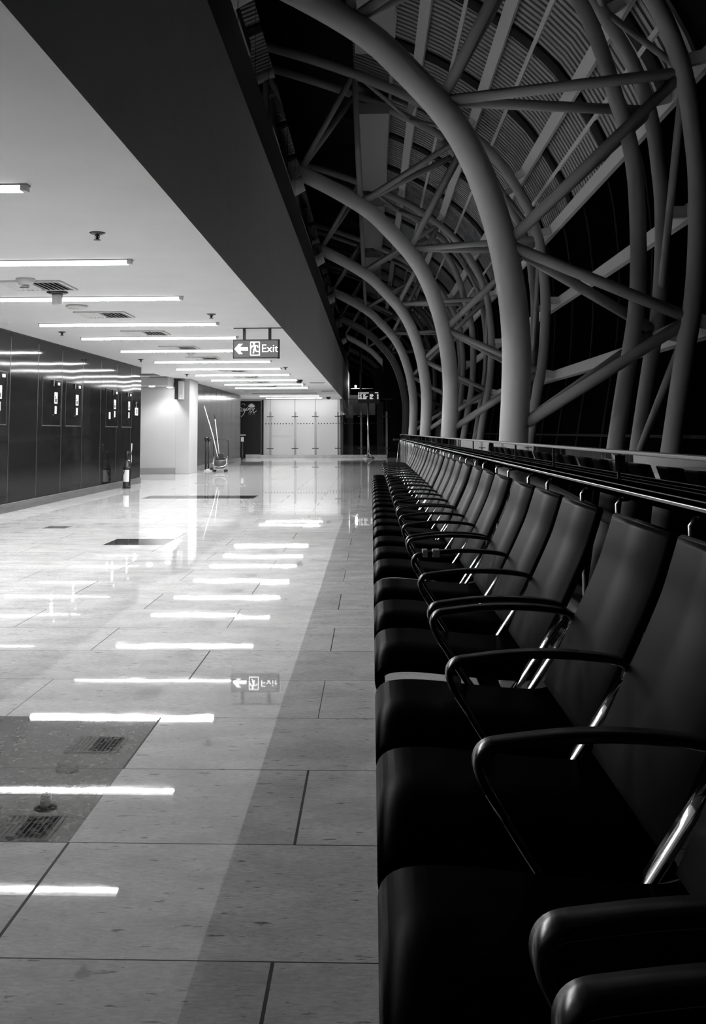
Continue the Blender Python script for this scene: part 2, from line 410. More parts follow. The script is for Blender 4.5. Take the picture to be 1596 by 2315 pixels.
# dark passage beyond the clear part of the screen
struct(MB().box(XE, .22, 57.9, 58.0, 2.03, 3.15).build('trim_10', M['grey_wall']), 'pale header panel over the dark far doorway', 'header')
struct(MB().box(XE, .22, 58.3, 58.4, 0, 2.03).build('wall_far', M['black']), 'dark opening at the end of the concourse', 'wall')
struct(MB().box(XE - .05, -1.02, 57.7, 57.9, 0, 2.6).build('trim_11', M['white_wall']), 'pale jamb left of the dark doorway', 'jamb')
struct(MB().box(.30, .64, 54.6, 55.0, 0, 2.66).build('trim_12', M['white_wall']), 'grey pier right of the dark doorway', 'pier')
def tiled(x0, x1, y0, y1, z1, name, label):
    mb = MB(); mb.box(x0 + .02, x1, y0 + .03, y1, -4, z1 - .005)
    z = z1
    while z > .3:
        x = x0; zz = max(z - 1.15, 0)
        while x < x1 - .02:
            xx = min(x + .8, x1); mb.box(x + .008, xx - .008, y0, y0 + .03, zz + .008, z - .008); x = xx
        z = zz
    mb.box(x0, x0 + .02, y0, y1, 0, z1)
    return struct(mb.build(name, M['dark_tile']), label, 'wall')
tiled(.66, 4.2, 56, 59.4, 5.03, 'wall_dark_block', 'tall dark tiled block closing the concourse')
tiled(.22, .655, 56.02, 95, 4.57, 'wall_dark_step', 'lower dark tiled step left of the tall block')
struct(MB().box(.635, .66, 55.98, 56.0, 4.3, 5.06).build('trim_13', M['white_wall']), 'pale corner edge on top of the dark block', 'trim')

# ------------------------------------------------------------------ corridor ceiling fittings
def ceiling_light():
    r = thing('ceiling_light', (0, 0, 0), 'x', 'ceiling light')
    MB().box(-1.18, 1.18, -.034, .034, -.009, 0, .001).build('housing', M['housing'], r)
    d = MB()
    prof = [(-.032, -.009), (-.032, -.034), (-.027, -.040), (.027, -.040), (.032, -.034), (.032, -.009)]
    d.prism([(p[0], p[1]) for p in prof], -1.16, 1.14, 'x')
    o = d.build('diffuser', M['lens_side'], r); o.data.materials.append(M['diffuser'])
    for p in o.data.polygons:
        if p.normal.z < -.9: p.material_index = 1
    MB().prism(prof, 1.14, 1.175, 'x').build('end_cap', M['white_plastic'], r)
    MB().prism(prof, -1.175, -1.16, 'x').build('end_cap', M['white_plastic'], r)
    return r
LY = [5.717, 8.29, 10.58, 13.14, 15.08, 17.49, 20.25, 22.55, 25.0, 27.5, 30.0, 32.4, 34.8, 37.2, 39.6, 42.0]
l0 = ceiling_light()
order = ['nearest', 'second', 'third', 'fourth', 'fifth', 'sixth', 'seventh', 'eighth', 'ninth', 'tenth', 'eleventh', 'twelfth', 'thirteenth', 'fourteenth', 'fifteenth', 'last']
for i, y in enumerate(LY):
    o = l0 if i == 0 else copy_tree(l0)
    o.location = (-1.96 - 1.175, y, CZ)
    o['label'] = ('lit strip light at the upper left edge, the nearest of the row' if i == 0 else
                  'lit strip light right in front of the far glass screen, last of the row' if i == 15 else
                  'lit white strip light across the ceiling, %s from the camera' % order[i])
    o['group'] = 'strip lights across the corridor ceiling'
    if i in (12, 13):
        o['label'] = 'unlit strip light far down the ceiling, %s of the two dark ones' % ('nearer' if i == 12 else 'farther')
        for ch in o.children:
            if ch.name.startswith('diffuser'):
                ch.data = ch.data.copy(); ch.data.materials.clear(); ch.data.materials.append(M['off'])

def air_vent():
    r = thing('air_vent', (0, 0, 0), 'x', 'air vent')
    h = .30
    f = MB()
    for a in ((-h, h, -h, -h + .035), (-h, h, h - .035, h), (-h, -h + .035, -h + .035, h - .035), (h - .035, h, -h + .035, h - .035)):
        f.box(*a, -.018, 0, .003)
    f.build('frame', M['white_plastic'], r)
    MB().box(-h + .03, h - .03, -h + .03, h - .03, -.004, 0).build('duct_opening', M['black_plastic'], r)
    for k in range(11):
        x = -.235 + k * .047; lean = -.02 if x < 0 else .02
        MB().prism([(x - .003, -.004), (x + .003, -.004), (x + lean + .003, -.020), (x + lean - .003, -.020)], -h + .034, h - .034).build('slat', M['white_plastic'], r)
    return r
VY = [9.68, 12.15, 14.43, 17.0, 19.45, 23.6, 26.2, 29.0, 31.5]
v0 = air_vent()
vl = ['nearest, at the left edge behind the smoke detector', 'second, just past the white round speaker', 'third along the ceiling', 'fourth, left of the lit exit sign', 'fifth, below the fourth in view',
      'sixth along the ceiling', 'seventh along the ceiling', 'eighth along the ceiling', 'farthest of the row']
for i, y in enumerate(VY):
    o = v0 if i == 0 else copy_tree(v0)
    o.location = (-3.19, y, CZ); o['label'] = 'square slatted ceiling vent, ' + vl[i]; o['group'] = 'slatted ceiling vents'

def sprinkler():
    r = thing('sprinkler', (0, 0, 0), 'x', 'sprinkler')
    MB().lathe((0, 0, -.02), [(.03, .0), (.055, .012), (.06, .02)], 16).build('rose', M['dark_steel'], r)
    MB().cyl((0, 0, -.02), (0, 0, -.05), .01, 8).tube([(-.012, 0, -.02), (-.018, 0, -.035), (0, 0, -.055)], .003, 6).tube([(.012, 0, -.02), (.018, 0, -.035), (0, 0, -.055)], .003, 6).build('head', M['dark_steel'], r)
    MB().lathe((0, 0, -.058), [(.026, 0), (.026, .004)], 12).build('deflector', M['dark_steel'], r)
    return r
SP = [(-1.94, 7.145, 'large in front of the first air vent'), (-1.914, 12.22, 'above the left of the exit sign'), (-4.34, 14.24, 'close to the steel wall'), (-1.87, 22.4, 'below the exit sign on the right'),
      (-4.45, 19.7, 'near the end of the steel wall'), (-4.49, 24.9, 'before the white recess')]
s0 = sprinkler()
for i, (x, y, t) in enumerate(SP):
    o = s0 if i == 0 else copy_tree(s0)
    o.location = (x, y, CZ + .003); o['label'] = 'dark ceiling sprinkler ' + t; o['group'] = 'ceiling sprinklers'
# smoke detectors, speaker, cameras
def detector(x, y, lab, sc=1.0):
    r = thing('smoke_detector', (x, y, CZ), lab, 'smoke detector', 'smoke detectors')
    MB().lathe((0, 0, 0), [(.075 * sc, 0), (.078 * sc, -.015), (.062 * sc, -.035), (.05 * sc, -.06)], 20).build('base', M['white_plastic'], r)
    MB().lathe((0, 0, -.06 * sc), [(.03 * sc, .0), (.034 * sc, -.012), (.022 * sc, -.03)], 16).build('sensor_cap', M['white_plastic'], r)
    MB().box(-.035 * sc, .035 * sc, -.036 * sc, -.032 * sc, -.078 * sc, -.070 * sc).build('slot', M['black_plastic'], r)
detector(-3.178, 9.28, 'white smoke detector hanging before the nearest air vent', 1.15)
detector(-3.18, 18.0, 'small white smoke detector over the strip lights left of the exit sign')
detector(-2.0, 30.2, 'small white smoke detector among the far strip lights')
r = thing('ceiling_camera', (-3.159, 10.18, CZ), 'dark round camera base with pale barrel between first and second air vent', 'camera')
MB().lathe((0, 0, 0), [(.10, 0), (.11, -.012), (.07, -.022)], 20).build('base', M['black_plastic'], r)
MB().lathe((0, 0, -.02), [(.05, 0), (.055, -.02), (.055, -.10), (.04, -.115)], 20).build('barrel', M['white_plastic'], r)
r = thing('ceiling_speaker', (-3.282, 11.3, CZ), 'flat white round speaker above the second air vent', 'speaker')
MB().lathe((0, 0, 0), [(.12, 0), (.125, -.012), (.11, -.03), (.02, -.034)], 28).build('grille', M['white_plastic'], r)
for x, y, t in ((-1.957, 27.9, 'black dome camera at the right end of the far strip lights'), (-1.73, 41.6, 'black dome camera over the glass screen')):
    r = thing('dome_camera', (x, y, CZ), t, 'camera', 'black dome cameras')
    MB().lathe((0, 0, 0), [(.10, 0), (.10, -.035), (.08, -.04)], 18).build('base', M['black_plastic'], r)
    MB().lathe((0, 0, -.035), [(.075, 0), (.07, -.04), (.04, -.065), (.01, -.07)], 18).build('dome', M['black_plastic'], r)
for x, y, t, w in ((-5.45, 24.95, 'long dark air slot in the ceiling beside the steel wall end', .7), (-5.4, 26.0, 'short dark air slot in the ceiling by the recess', .3), (-1.55, 29.5, 'thin dark air slot right of the far strip lights', .12), (-1.5, 35.5, 'thin dark air slot near the end of the ceiling', .12)):
    r = thing('air_slot', (x, y, CZ), t, 'air vent', 'dark ceiling air slots')
    MB().box(-.22, .22, -w / 2, w / 2, -.012, 0, .002).build('frame', M['black_plastic'], r)
    MB().box(-.19, .19, -w / 2 + .02, w / 2 - .02, -.016, -.012).build('grille', M['dark_steel'], r)
for x, y, t in ((-5.62, 26.2, 'round lit downlight in the recess, left one'), (-5.26, 26.72, 'round lit downlight in the recess beside the column')):
    r = thing('downlight', (x, y, 2.28), t, 'ceiling light', 'downlights in the recess')
    MB().lathe((0, 0, 0), [(.10, 0), (.10, -.01), (.08, -.012)], 20).build('trim_ring', M['white_plastic'], r)
    MB().lathe((0, 0, -.006), [(.078, 0), (.076, -.012), (.03, -.022)], 20).build('lens', M['downlight'], r)
# extra slender ceiling lamp glow over the recess wall comes from the downlights themselves (spot lamps)
def lamp(kind, name, loc, energy, **k):
    L = bpy.data.lights.new(name, kind); L.energy = energy
    o = bpy.data.objects.new(name, L); COL.objects.link(o); o.location = loc
    for a, v in k.items():
        if a == 'rot': o.rotation_euler = v
        else: setattr(L, a, v)
    return o
for x, y in ((-5.62, 26.2), (-5.32, 26.55)):
    lamp('SPOT', 'downlight_beam', (x, y, 2.24), 45, spot_size=2.4, spot_blend=.7, shadow_soft_size=.06)

lamp('AREA', 'end_wall_fill', (-2.95, GY + .35, 2.46), 14, shape='RECTANGLE', size=3.2, size_y=.1, rot=(math.radians(40), 0, 0))  # added fill lamp without a fitting, brightens the end wall
# exit sign
r = thing('exit_sign', (-1.558, 13.9, 2.21), 'lit hanging exit sign with arrow and running figure', 'sign')
fr = MB(); W, Hh = .318, .129
for a in ((-W, W, -Hh, -Hh + .014), (-W, W, Hh - .014, Hh), (-W, -W + .014, -Hh, Hh), (W - .022, W, -Hh, Hh)):
    fr.box(a[0], a[1], -.03, .03, a[2], a[3], .002)
fr.build('frame', M['black_plastic'], r)
MB().box(-W + .01, W - .012, -.022, .022, -Hh + .01, Hh - .01).build('face', M['sign_face'], r)
for x in (-.165, .185):
    MB().box(x - .02, x + .02, -.012, .012, Hh, CZ - 2.21, .002).build('hanger', M['dark_steel'], r)
MB().box(-.31, .36, -.03, .03, CZ - 2.21 - .012, CZ - 2.21).build('ceiling_rail', M['dark_steel'], r)
def SPX(a, b): return ((a - 795) / 1596 * 160 * 13.9 / 2322, -(b - 508) / 998 * 100 * 13.9 / 2322)
arrow = [(300, 508), (400, 390), (490, 390), (425, 465), (610, 465), (610, 545), (425, 545), (490, 620), (400, 620)]
MB().prism([SPX(*p) for p in arrow], -.026, -.021).build('arrow', M['sign_white'], r)
pic = MB()
def bar(mb, pts, w, y=-.026):
    mb.tube([(SPX(*p)[0], y, SPX(*p)[1]) for p in pts], w, 6)
bar(pic, [(670, 350), (870, 350)], .0075); bar(pic, [(870, 350), (870, 650)], .007); bar(pic, [(670, 350), (670, 650)], .007); bar(pic, [(670, 650), (880, 650)], .0075)
bar(pic, [(760, 420), (770, 490), (745, 540)], .015); bar(pic, [(745, 545), (730, 610)], .010); bar(pic, [(770, 500), (800, 565), (865, 565)], .010)
bar(pic, [(755, 430), (700, 445), (690, 490)], .009); bar(pic, [(765, 430), (830, 440), (840, 480)], .008)
pic.lathe((SPX(745, 385)[0], -.031, SPX(745, 385)[1]), [(.0, 0), (.016, .0), (.016, .008), (0, .008)], 12, 'y')
pic.build('running_figure', M['sign_white'], r)
text_obj('lettering', 'Exit', .150, (SPX(1105, 505)[0], -.0235, SPX(1105, 505)[1]), (PI / 2, 0, 0), M['sign_white'], r, .003, xs=1.0)
# blade sign on the column
r = thing('blade_sign', (-5.02, 26.99, 1.95), 'narrow upright blade sign high on the white column', 'sign')
MB().box(-.11, -.02, -.30, 0, 0, .48, .004).build('panel', M['black_plastic'], r)
MB().box(-.018, .10, -.28, -.01, .0, .47, .004).build('light_face', M['white_plastic'], r)

# service hatches in the steel wall
HT = [(12.95, 13.93, 'at the left edge of the view'), (15.48, 16.40, 'second from the left'), (16.67, 17.57, 'third, beside the second one'), (19.24, 20.16, 'fourth, left of the extinguisher'), (20.45, 21.33, 'above the fire extinguisher')]
for i, (a, b, t) in enumerate(HT):
    r = thing('service_hatch', (XL, a, 1.2), 'flush two-leaf steel hatch with stickers in wall, ' + t, 'hatch', 'flush service hatches in the steel wall')
    w = b - a; md = w * .52; h = .715
    for y0, y1 in ((.006, md - .003), (md + .003, w - .006)):
        lf = MB().box(.001, .009, y0, y1, .006, h - .006, .002).build('door_leaf', M['steel_wall'], r)
    fr = MB()
    for q in ((0, w, -.012, .004), (0, w, h - .004, h + .010), (-.008, .003, 0, h), (w - .003, w + .008, 0, h), (md - .003, md + .003, 0, h)):
        fr.box(.0, .007, q[0], q[1], q[2], q[3])
    fr.build('frame', M['seam'], r)
    MB().box(.001, .012, 0, w, -.012, -.004).build('sill_edge', M['steel'], r)
    MB().box(.009, .03, md - .02, md + .02, h - .10, h - .01, .003).build('latch', M['black_plastic'], r)
    st = MB(); st.box(.0092, .0104, w * .80, w * .93, h - .075, h - .03); st.build('number_plate', M['sticker'], r)
    s_ = MB().box(.0092, .0104, w * .62, w * .80, h - .37, h - .19).build('warning_sticker', M['sticker'], r)
    MB().box(.0104, .0110, w * .65, w * .77, h - .35, h - .29).box(.0104, .0110, w * .64, w * .70, h - .28, h - .25).build('print', M['dark_steel'], s_)
    MB().box(.0092, .0104, w * .65, w * .76, h - .53, h - .41).build('paper_tag', M['sticker'], r)
    MB().lathe((.0092, w * .56, h - .55), [(.022, 0), (.022, .004)], 12).build('lock', M['chrome'], r)
    if i == 3:
        MB().box(.0092, .0104, w * .22, w * .36, h - .57, h - .44).build('paper_tag', M['sticker'], r)
r = thing('wall_notice', (XL, 21.78, 1.45), 'small white notice high on the end of the steel wall', 'sign')
MB().box(.001, .004, -.14, .14, 0, .16).build('board', M['sticker'], r)
for a in ((-.07, -.03, .03, .13), (-.01, .02, .03, .13), (.04, .08, .03, .13), (-.08, .09, .135, .143)): MB().box(.0041, .005, *a).build('print', M['dark_steel'], r)
MB().tube([(.004, 0, .16), (.006, -.03, .24), (.006, .02, .30)], .006, 6).build('hook', M['chrome'], r)

# fire extinguisher
r = thing('fire_extinguisher', (-4.80, 20.17, 0), 'dark fire extinguisher with white label standing at the steel wall foot', 'fire extinguisher')
MB().lathe((0, 0, 0), [(.07, .02), (.075, .05), (.075, .42), (.06, .50), (.03, .545), (.03, .57)], 24).build('cylinder', M['red'], r)
MB().lathe((0, 0, 0), [(.083, 0), (.083, .03), (.076, .035)], 24).build('base_ring', M['black_plastic'], r)
lb = MB(); n_ = 10
for k in range(n_):
    a0, a1 = [-PI / 2 - .85 + 1.7 * (k + j) / n_ for j in (0, 1)]
    lb.bm.faces.new([lb.bm.verts.new((.0762 * math.cos(a), .0762 * math.sin(a), z)) for a, z in ((a0, .13), (a1, .13), (a1, .36), (a0, .36))])
lb.build('label_sheet', M['sticker'], r)
MB().lathe((0, 0, .36), [(.077, 0), (.08, .03), (.077, .06)], 24).build('strap', M['black_plastic'], r)
MB().lathe((0, 0, .56), [(.035, 0), (.04, .03), (.04, .11), (.03, .14), (.02, .165)], 18).build('valve', M['black_plastic'], r)
MB().tube(spline([(0, -.02, .66), (.05, -.03, .70), (.075, -.03, .62), (.085, -.03, .45), (.08, -.04, .2), (.075, -.05, .08), (.10, -.06, .04)], 5), .011, 8).build('hose', M['black_plastic'], r)
MB().tube([(-.01, -.06, .40), (-.07, -.075, .24), (-.09, -.06, .17)], .012, 8).build('handle_strap', M['black_plastic'], r)
MB().cyl((.085, 0, .50), (.085, 0, .84), .008, 8).lathe((.085, 0, .84), [(.014, 0), (.018, .012), (.012, .026)], 12).build('pull_rod', M['chrome'], r)
MB().tube([(-.07, -.01, .53), (.09, -.01, .545)], .008, 8).build('clamp_band', M['chrome'], r)

# mop trolley, mops, stand
r = thing('mop_trolley', (-4.17, 28.4, 0), 'mop bucket trolley with black loop handle by the far steel wall', 'trolley')
MB().tube(spline([(-.21, .12, .33), (-.205, .12, .78), (-.19, .12, .86), (-.15, .12, .885), (.15, .12, .885), (.19, .12, .86), (.205, .12, .78), (.21, .12, .33)], 4), .012, 10).build('handle', M['black_plastic'], r)
MB().lathe((0, -.02, .10), [(.10, 0), (.155, .06), (.165, .16), (.15, .22), (.13, .235)], 20).build('bucket', M['bucket'], r)
MB().tube(spline([(-.17, -.02, .36), (-.175, -.12, .20), (0, -.19, .14), (.175, -.12, .20), (.17, -.02, .36)], 5), .010, 8).build('bucket_rim', M['steel'], r)
MB().box(-.12, .12, .0, .10, .335, .40, .01).box(-.09, .09, .02, .08, .40, .50, .01).build('wringer', M['black_plastic'], r)
fm = MB()
for x in (-.17, .17): fm.box(x - .012, x + .012, -.16, .16, .07, .10, .003)
for y in (-.16, .14): fm.box(-.18, .18, y, y + .024, .07, .10, .003)
for x in (-.19, .19): fm.box(x - .01, x + .01, .10, .13, .09, .42, .003)
fm.build('chassis', M['steel'], r)
for x in (-.16, .16):
    for y in (-.14, .14):
        w_ = MB().lathe((x, y - .012, .036), [(.0, 0), (.036, 0), (.036, .024), (0, .024)], 16, 'y').box(x - .012, x + .012, y - .02, y + .02, .03, .075).build('castor', M['black_plastic'], r)
r = thing('mop', (-4.22, 28.36, 0), 'long pale mop pole leaning left out of the bucket', 'mop', 'mops in the trolley')
MB().tube([(.0, 0, .36), (-.16, .05, 1.0), (-.43, .16, 1.82)], .013, 8).build('pole', M['mop'], r)
MB().lathe((0, 0, .33), [(.02, 0), (.035, .03), (.015, .10)], 10).build('head', M['bucket'], r)
r = thing('mop', (-4.19, 28.44, 0), 'shorter white-tipped mop pole standing upright in the bucket', 'mop', 'mops in the trolley')
MB().tube([(.0, 0, .36), (-.09, .05, 1.0), (-.15, .08, 1.45)], .011, 8).build('pole', M['mop'], r)
MB().tube([(-.15, .08, 1.45), (-.18, .09, 1.62)], .012, 8).build('grip', M['black_plastic'], r)
MB().lathe((0, 0, .33), [(.02, 0), (.03, .03), (.014, .08)], 10).build('head', M['bucket'], r)
def stanchion(x, y, lab, h=.95, twin=False):
    r = thing('queue_post', (x, y, 0), lab, 'queue post', 'queue barrier posts')
    MB().lathe((0, 0, 0), [(.17, 0), (.17, .015), (.04, .04), (.025, .06)], 20).build('base', M['steel'], r)
    MB().cyl((0, 0, .05), (0, 0, h), .028, 14).build('pole', M['black_plastic'], r)
    MB().lathe((0, 0, h - .10), [(.04, 0), (.045, .02), (.045, .08), (.03, .10)], 16).build('belt_head', M['black_plastic'], r)
    if twin: MB().cyl((.075, .02, .06), (.075, .02, h - .05), .022, 12).lathe((.09, .02, h - .12), [(.02, 0), (.05, .03), (.05, .09), (.02, .12)], 14).build('second_pole', M['black_plastic'], r)
stanchion(-4.745, 29.5, 'black double queue post left of the mop trolley', twin=True)
r = thing('sanitiser_stand', (-5.09, 40.6, 0), 'slim stand with white box at the corner of the far wall', 'stand')
MB().lathe((0, 0, 0), [(.16, 0), (.16, .015), (.03, .03)], 20).build('base', M['black_plastic'], r)
MB().cyl((0, 0, .02), (0, 0, .98), .028, 12).build('pole', M['dark_steel'], r)
MB().box(-.05, .05, -.06, .02, .72, .90, .006).build('dispenser', M['white_plastic'], r)
MB().box(-.09, .12, -.06, .06, .965, .995, .004).build('top_plate', M['white_plastic'], r)
# small black thing beside the trolley
r = thing('floor_scraper', (-4.55, 29.0, 0), 'white and black cleaning pad on the floor left of the trolley', 'cleaning tool')
MB().box(-.16, .16, -.06, .06, 0, .03, .008).build('pad', M['white_plastic'], r)
MB().lathe((.06, 0, .03), [(.05, 0), (.05, .06), (.03, .09)], 12).build('socket', M['black_plastic'], r)

# floor boxes
for (x0, x1, y0, y1, t) in ((-3.755, -3.48, 11.72, 12.01, 'dark metal floor box in the stone before the steel wall'), (-3.75, -3.46, 21.85, 22.3, 'dark metal floor box in the stone in front of the mop trolley')):
    r = thing('floor_box', ((x0 + x1) / 2, (y0 + y1) / 2, 0), t, 'floor box', 'floor outlet boxes')
    w, d = (x1 - x0) / 2, (y1 - y0) / 2
    f = MB()
    for a in ((-w, w, -d, -d + .02), (-w, w, d - .02, d), (-w, -w + .02, -d + .02, d - .02), (w - .02, w, -d + .02, d - .02)): f.box(*a, 0, .004, .001)
    f.build('frame', M['steel'], r)
    MB().box(-w + .02, w - .02, -d + .02, d - .02, 0, .003).build('lid', M['black_plastic'], r)

# flight information display on a pole
r = thing('information_display', (-.127, 42.5, 0), 'dark flight information screen on a tall steel pole', 'display')
MB().box(-.425, .475, -.05, .06, 2.255, 2.75, .008).build('housing', M['black_plastic'], r)
MB().cyl((0, 0, .03), (0, 0, 2.26), .045, 16).build('pole', M['steel'], r)
MB().lathe((0, 0, 0), [(.26, 0), (.26, .02), (.06, .06), (.05, .10)], 20).build('base', M['steel'], r)
for s in (-1, 1):
    MB().tube([(0, -.03, .22), (s * .22, -.05, .02)], .022, 8).build('stay', M['steel'], r)
MB().box(-.95, 1.0, -.02, .02, 2.425, 2.45, .003).build('cross_bar', M['black_plastic'], r)
random.seed(3)
def tl_(a, b, z0, z1): MB().box(a, b, -.056, -.051, z0, z1).build('text_line', M['screen_text'], r)
tl_(-.40, -.36, 2.665, 2.70); tl_(-.34, .03, 2.67, 2.695); tl_(.28, .42, 2.675, 2.70)
for k in range(5):
    z = 2.615 - k * .045
    for a, b in ((-.41, random.uniform(-.37, -.34)), (-.33, random.uniform(-.28, -.22)), (-.2, random.uniform(-.12, -.02)), (.07, random.uniform(.15, .24)), (.37, .43)):
        tl_(a, b, z, z + .018)
# far hall lamp, service pipe
r = thing('bracket_lamp', (-.84, 56.2, 3.5), 'tiny bright lamp on a bar high beyond the glass screen', 'lamp')
MB().box(-.05, .05, -.05, .05, 0, .12, .01).build('lens', mat('far_lamp', .9, .4, emit=5), r)
MB().box(-.26, .95, -.03, .03, -.08, -.03).build('bar', M['grey_wall'], r)
tag(MB().cyl((-.52, 52, 2.7), (-.52, 52, 5.2), .055, 12).build('hanging_pipe', M['steel']), 'thin upright steel pipe behind the information display', 'pipe')

lamp('POINT', 'far_hall_lamp', (-.84, 56.0, 3.72), 36, shadow_soft_size=.08)
# ------------------------------------------------------------------ mezzanine glass
r = thing('mezzanine_balustrade', (XE - .05, 0, 4.91), 'glass balustrade along the mezzanine edge above the fascia', 'balustrade')
y = 2.0
while y < END - 1:
    MB().box(-.006 + random.uniform(-.004, .004), .006 + random.uniform(-.004, .004), y, y + 1.46, 0, .90).build('pane', M['mez_glass'], r); y += 1.5
MB().box(-.02, .02, 2.0, END - 1, -.02, .05).build('base_channel', M['black'], r)

# ------------------------------------------------------------------ arched roof
IC = spline([(1.50, -4.0), (1.54, -2.0), (1.585, 0), (1.640, .98), (1.673, 1.45), (1.695, 2.0), (1.68, 2.45), (1.624, 2.917), (1.502, 3.525), (1.265, 4.237), (.949, 4.819), (.438, 5.416), (-.09, 5.916), (-1.056, 6.50), (-2.1, 6.98), (-3.3, 7.4)], 5)
OC = spline([(2.3, -4.0), (2.85, -1.5), (3.13, .3), (3.229, .862), (3.325, 1.396), (3.432, 1.97), (3.52, 2.4), (3.58, 2.85), (3.62, 3.4), (3.632, 3.9), (3.611, 4.3), (3.55, 4.92), (3.42, 5.45), (3.209, 5.95), (2.70, 6.78), (2.02, 7.42), (1.12, 8.03), (-.02, 8.57), (-1.13, 9.0), (-2.4, 9.4), (-3.6, 9.7)], 4)
BC = spline([(1.9, -4.0), (2.45, -1.2), (2.70, .3), (2.797, .881), (2.937, 1.648), (3.078, 2.383), (3.13, 2.903), (3.145, 3.533), (3.129, 4.1), (3.056, 4.6), (2.925, 5.06), (2.808, 5.523), (2.60, 6.1), (2.25, 6.7), (1.6, 7.4)], 5)
DA = .7
I_ = {0: (1.70, 1.12), 1: (1.60, 3.28), 2: (.86, 5.02), 3: (-.2, 6.05), 4: (-1.55, 6.75), -1: (1.64, .62)}
A_ = {0: (3.50, 2.30), 1: (3.53, 5.08), 2: (2.10, 7.36), 3: (-.31, 8.72), -1: (3.05, -.1)}
def truss():
    r = thing('arch_truss', (0, 0, 0), 'x', 'arch truss')
    P = lambda c, y: [(p[0], y, p[1]) for p in c]
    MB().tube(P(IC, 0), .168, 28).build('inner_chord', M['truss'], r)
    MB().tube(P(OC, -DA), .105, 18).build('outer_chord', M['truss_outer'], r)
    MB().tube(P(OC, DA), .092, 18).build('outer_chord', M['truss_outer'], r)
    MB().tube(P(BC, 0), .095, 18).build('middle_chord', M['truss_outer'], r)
    for i, a in ((0, 0), (1, 0), (1, 1), (2, 1), (2, 2), (3, 2), (3, 3), (4, 3), (-1, -1)):
        for s in (-1, 1):
            p = Vector((I_[i][0], 0, I_[i][1])); q = Vector((A_[a][0], s * DA, A_[a][1])); d = (q - p).normalized()
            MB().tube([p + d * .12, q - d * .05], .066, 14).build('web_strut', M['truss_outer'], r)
    for (x0, z0), (x1, z1) in (((3.53, 5.08), (3.05, 6.35)), ((3.53, 5.08), (3.58, 2.75)), ((3.50, 2.30), (3.48, 2.25)), ((3.50, 2.30), (3.22, .75)), ((2.10, 7.36), (3.0, 6.4)), ((2.10, 7.36), (.9, 8.13)), ((-.31, 8.72), (.9, 8.13))):
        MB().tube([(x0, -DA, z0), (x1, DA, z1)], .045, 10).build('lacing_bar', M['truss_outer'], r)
    return r
TY = [12.0, 22.0, 31.6, 41.2, 50.8, 60.4, 70.0, 79.6, 89.0]
tl = ['the nearest and largest', 'second behind the nearest', 'third in the row', 'fourth in the row', 'fifth, in front of the dark tiled block', 'sixth, cut by the pale corner edge', 'seventh, above the dark block', 'eighth, small and far', 'farthest of the row']
t0 = truss()
for i, y in enumerate(TY):
    o = t0 if i == 0 else copy_tree(t0)
    o.location = (0, y, 0); o['label'] = 'grey curved tubular roof truss, ' + tl[i]; o['group'] = 'arched roof trusses'
# offset curve outside the outer chords
def offset(c, d):
    P = [Vector((p[0], p[1])) for p in c]; out = []
    for i, p in enumerate(P):
        t = (P[min(i + 1, len(P) - 1)] - P[max(i - 1, 0)]).normalized(); out.append(p + Vector((t.y, -t.x)) * d)
    return out
O1 = offset(OC, .34); O2 = offset(OC, .62)
def near_ratio(c, rt):
    return min(range(len(c)), key=lambda i: abs(math.atan2(c[i].x, c[i].y - 1.08) - math.atan(rt)) if c[i].y > 1.1 else 9)
pl = [('lowest of the purlins beside the dark glazing', 3.24), ('second purlin from the bottom', 1.476), ('third purlin from the bottom, below the slatted roof', .91), ('fourth purlin from the bottom', .576), ('fifth purlin from the bottom, under the slats', .332), ('sixth purlin from the bottom', .136)]
for t, rt in pl:
    i = near_ratio(O1, rt); p = O1[i]; tg = (O1[i + 1] - O1[i - 1]).normalized(); nr = Vector((tg.y, -tg.x))
    q = [p + tg * a + nr * b for a, b in ((-.10, -.05), (.10, -.05), (.10, .05), (-.10, .05))]
    pr = thing('roof_purlin', (0, 0, 0), 'flat grey beam running along the hall, ' + t, 'beam', 'purlins along the arched roof')
    MB().prism([tuple(v) for v in q], 11.25, 92).build('beam', M['purlin'], pr)
    for y in TY[:6]:
        for s in (-DA, DA):
            c = p - nr * .17
            w = [c + tg * a + nr * b for a, b in ((-.07, -.12), (.07, -.12), (.07, .12), (-.07, .12))]
            MB().prism([tuple(v) for v in w], y + s - .05, y + s + .05).build('cleat', M['purlin'], pr)
# ribbed roof deck above, dark glazing below the third purlin
i3 = near_ratio(O2, .95)
arc = [(p.x, p.y) for p in O2[i3:]]
arc = arc[::2] + [arc[-1]]
arc = [q for q in arc if q[0] > -.75]
dk = MB(); y = 12.4
while y < 62:
    pv = None
    for j, p in enumerate(arc):
        a = Vector(p); b_ = Vector(arc[min(j + 1, len(arc) - 1)]); c_ = Vector(arc[max(j - 1, 0)])
        t = (b_ - c_).normalized(); nr = Vector((t.y, -t.x))
        ring = []
        for yy, dz in ((y, .05), (y, 0), (y + .105, 0), (y + .105, .05)):
            ring.append(dk.bm.verts.new((p[0] + nr.x * dz, yy, p[1] + nr.y * dz)))
        if pv:
            for k in range(3): dk.bm.faces.new((pv[k], pv[k + 1], ring[k + 1], ring[k]))
        pv = ring
    y += .19
struct(dk.build('roof_deck', M['deck']), 'ribbed metal roof deck above the arch trusses', 'roof')
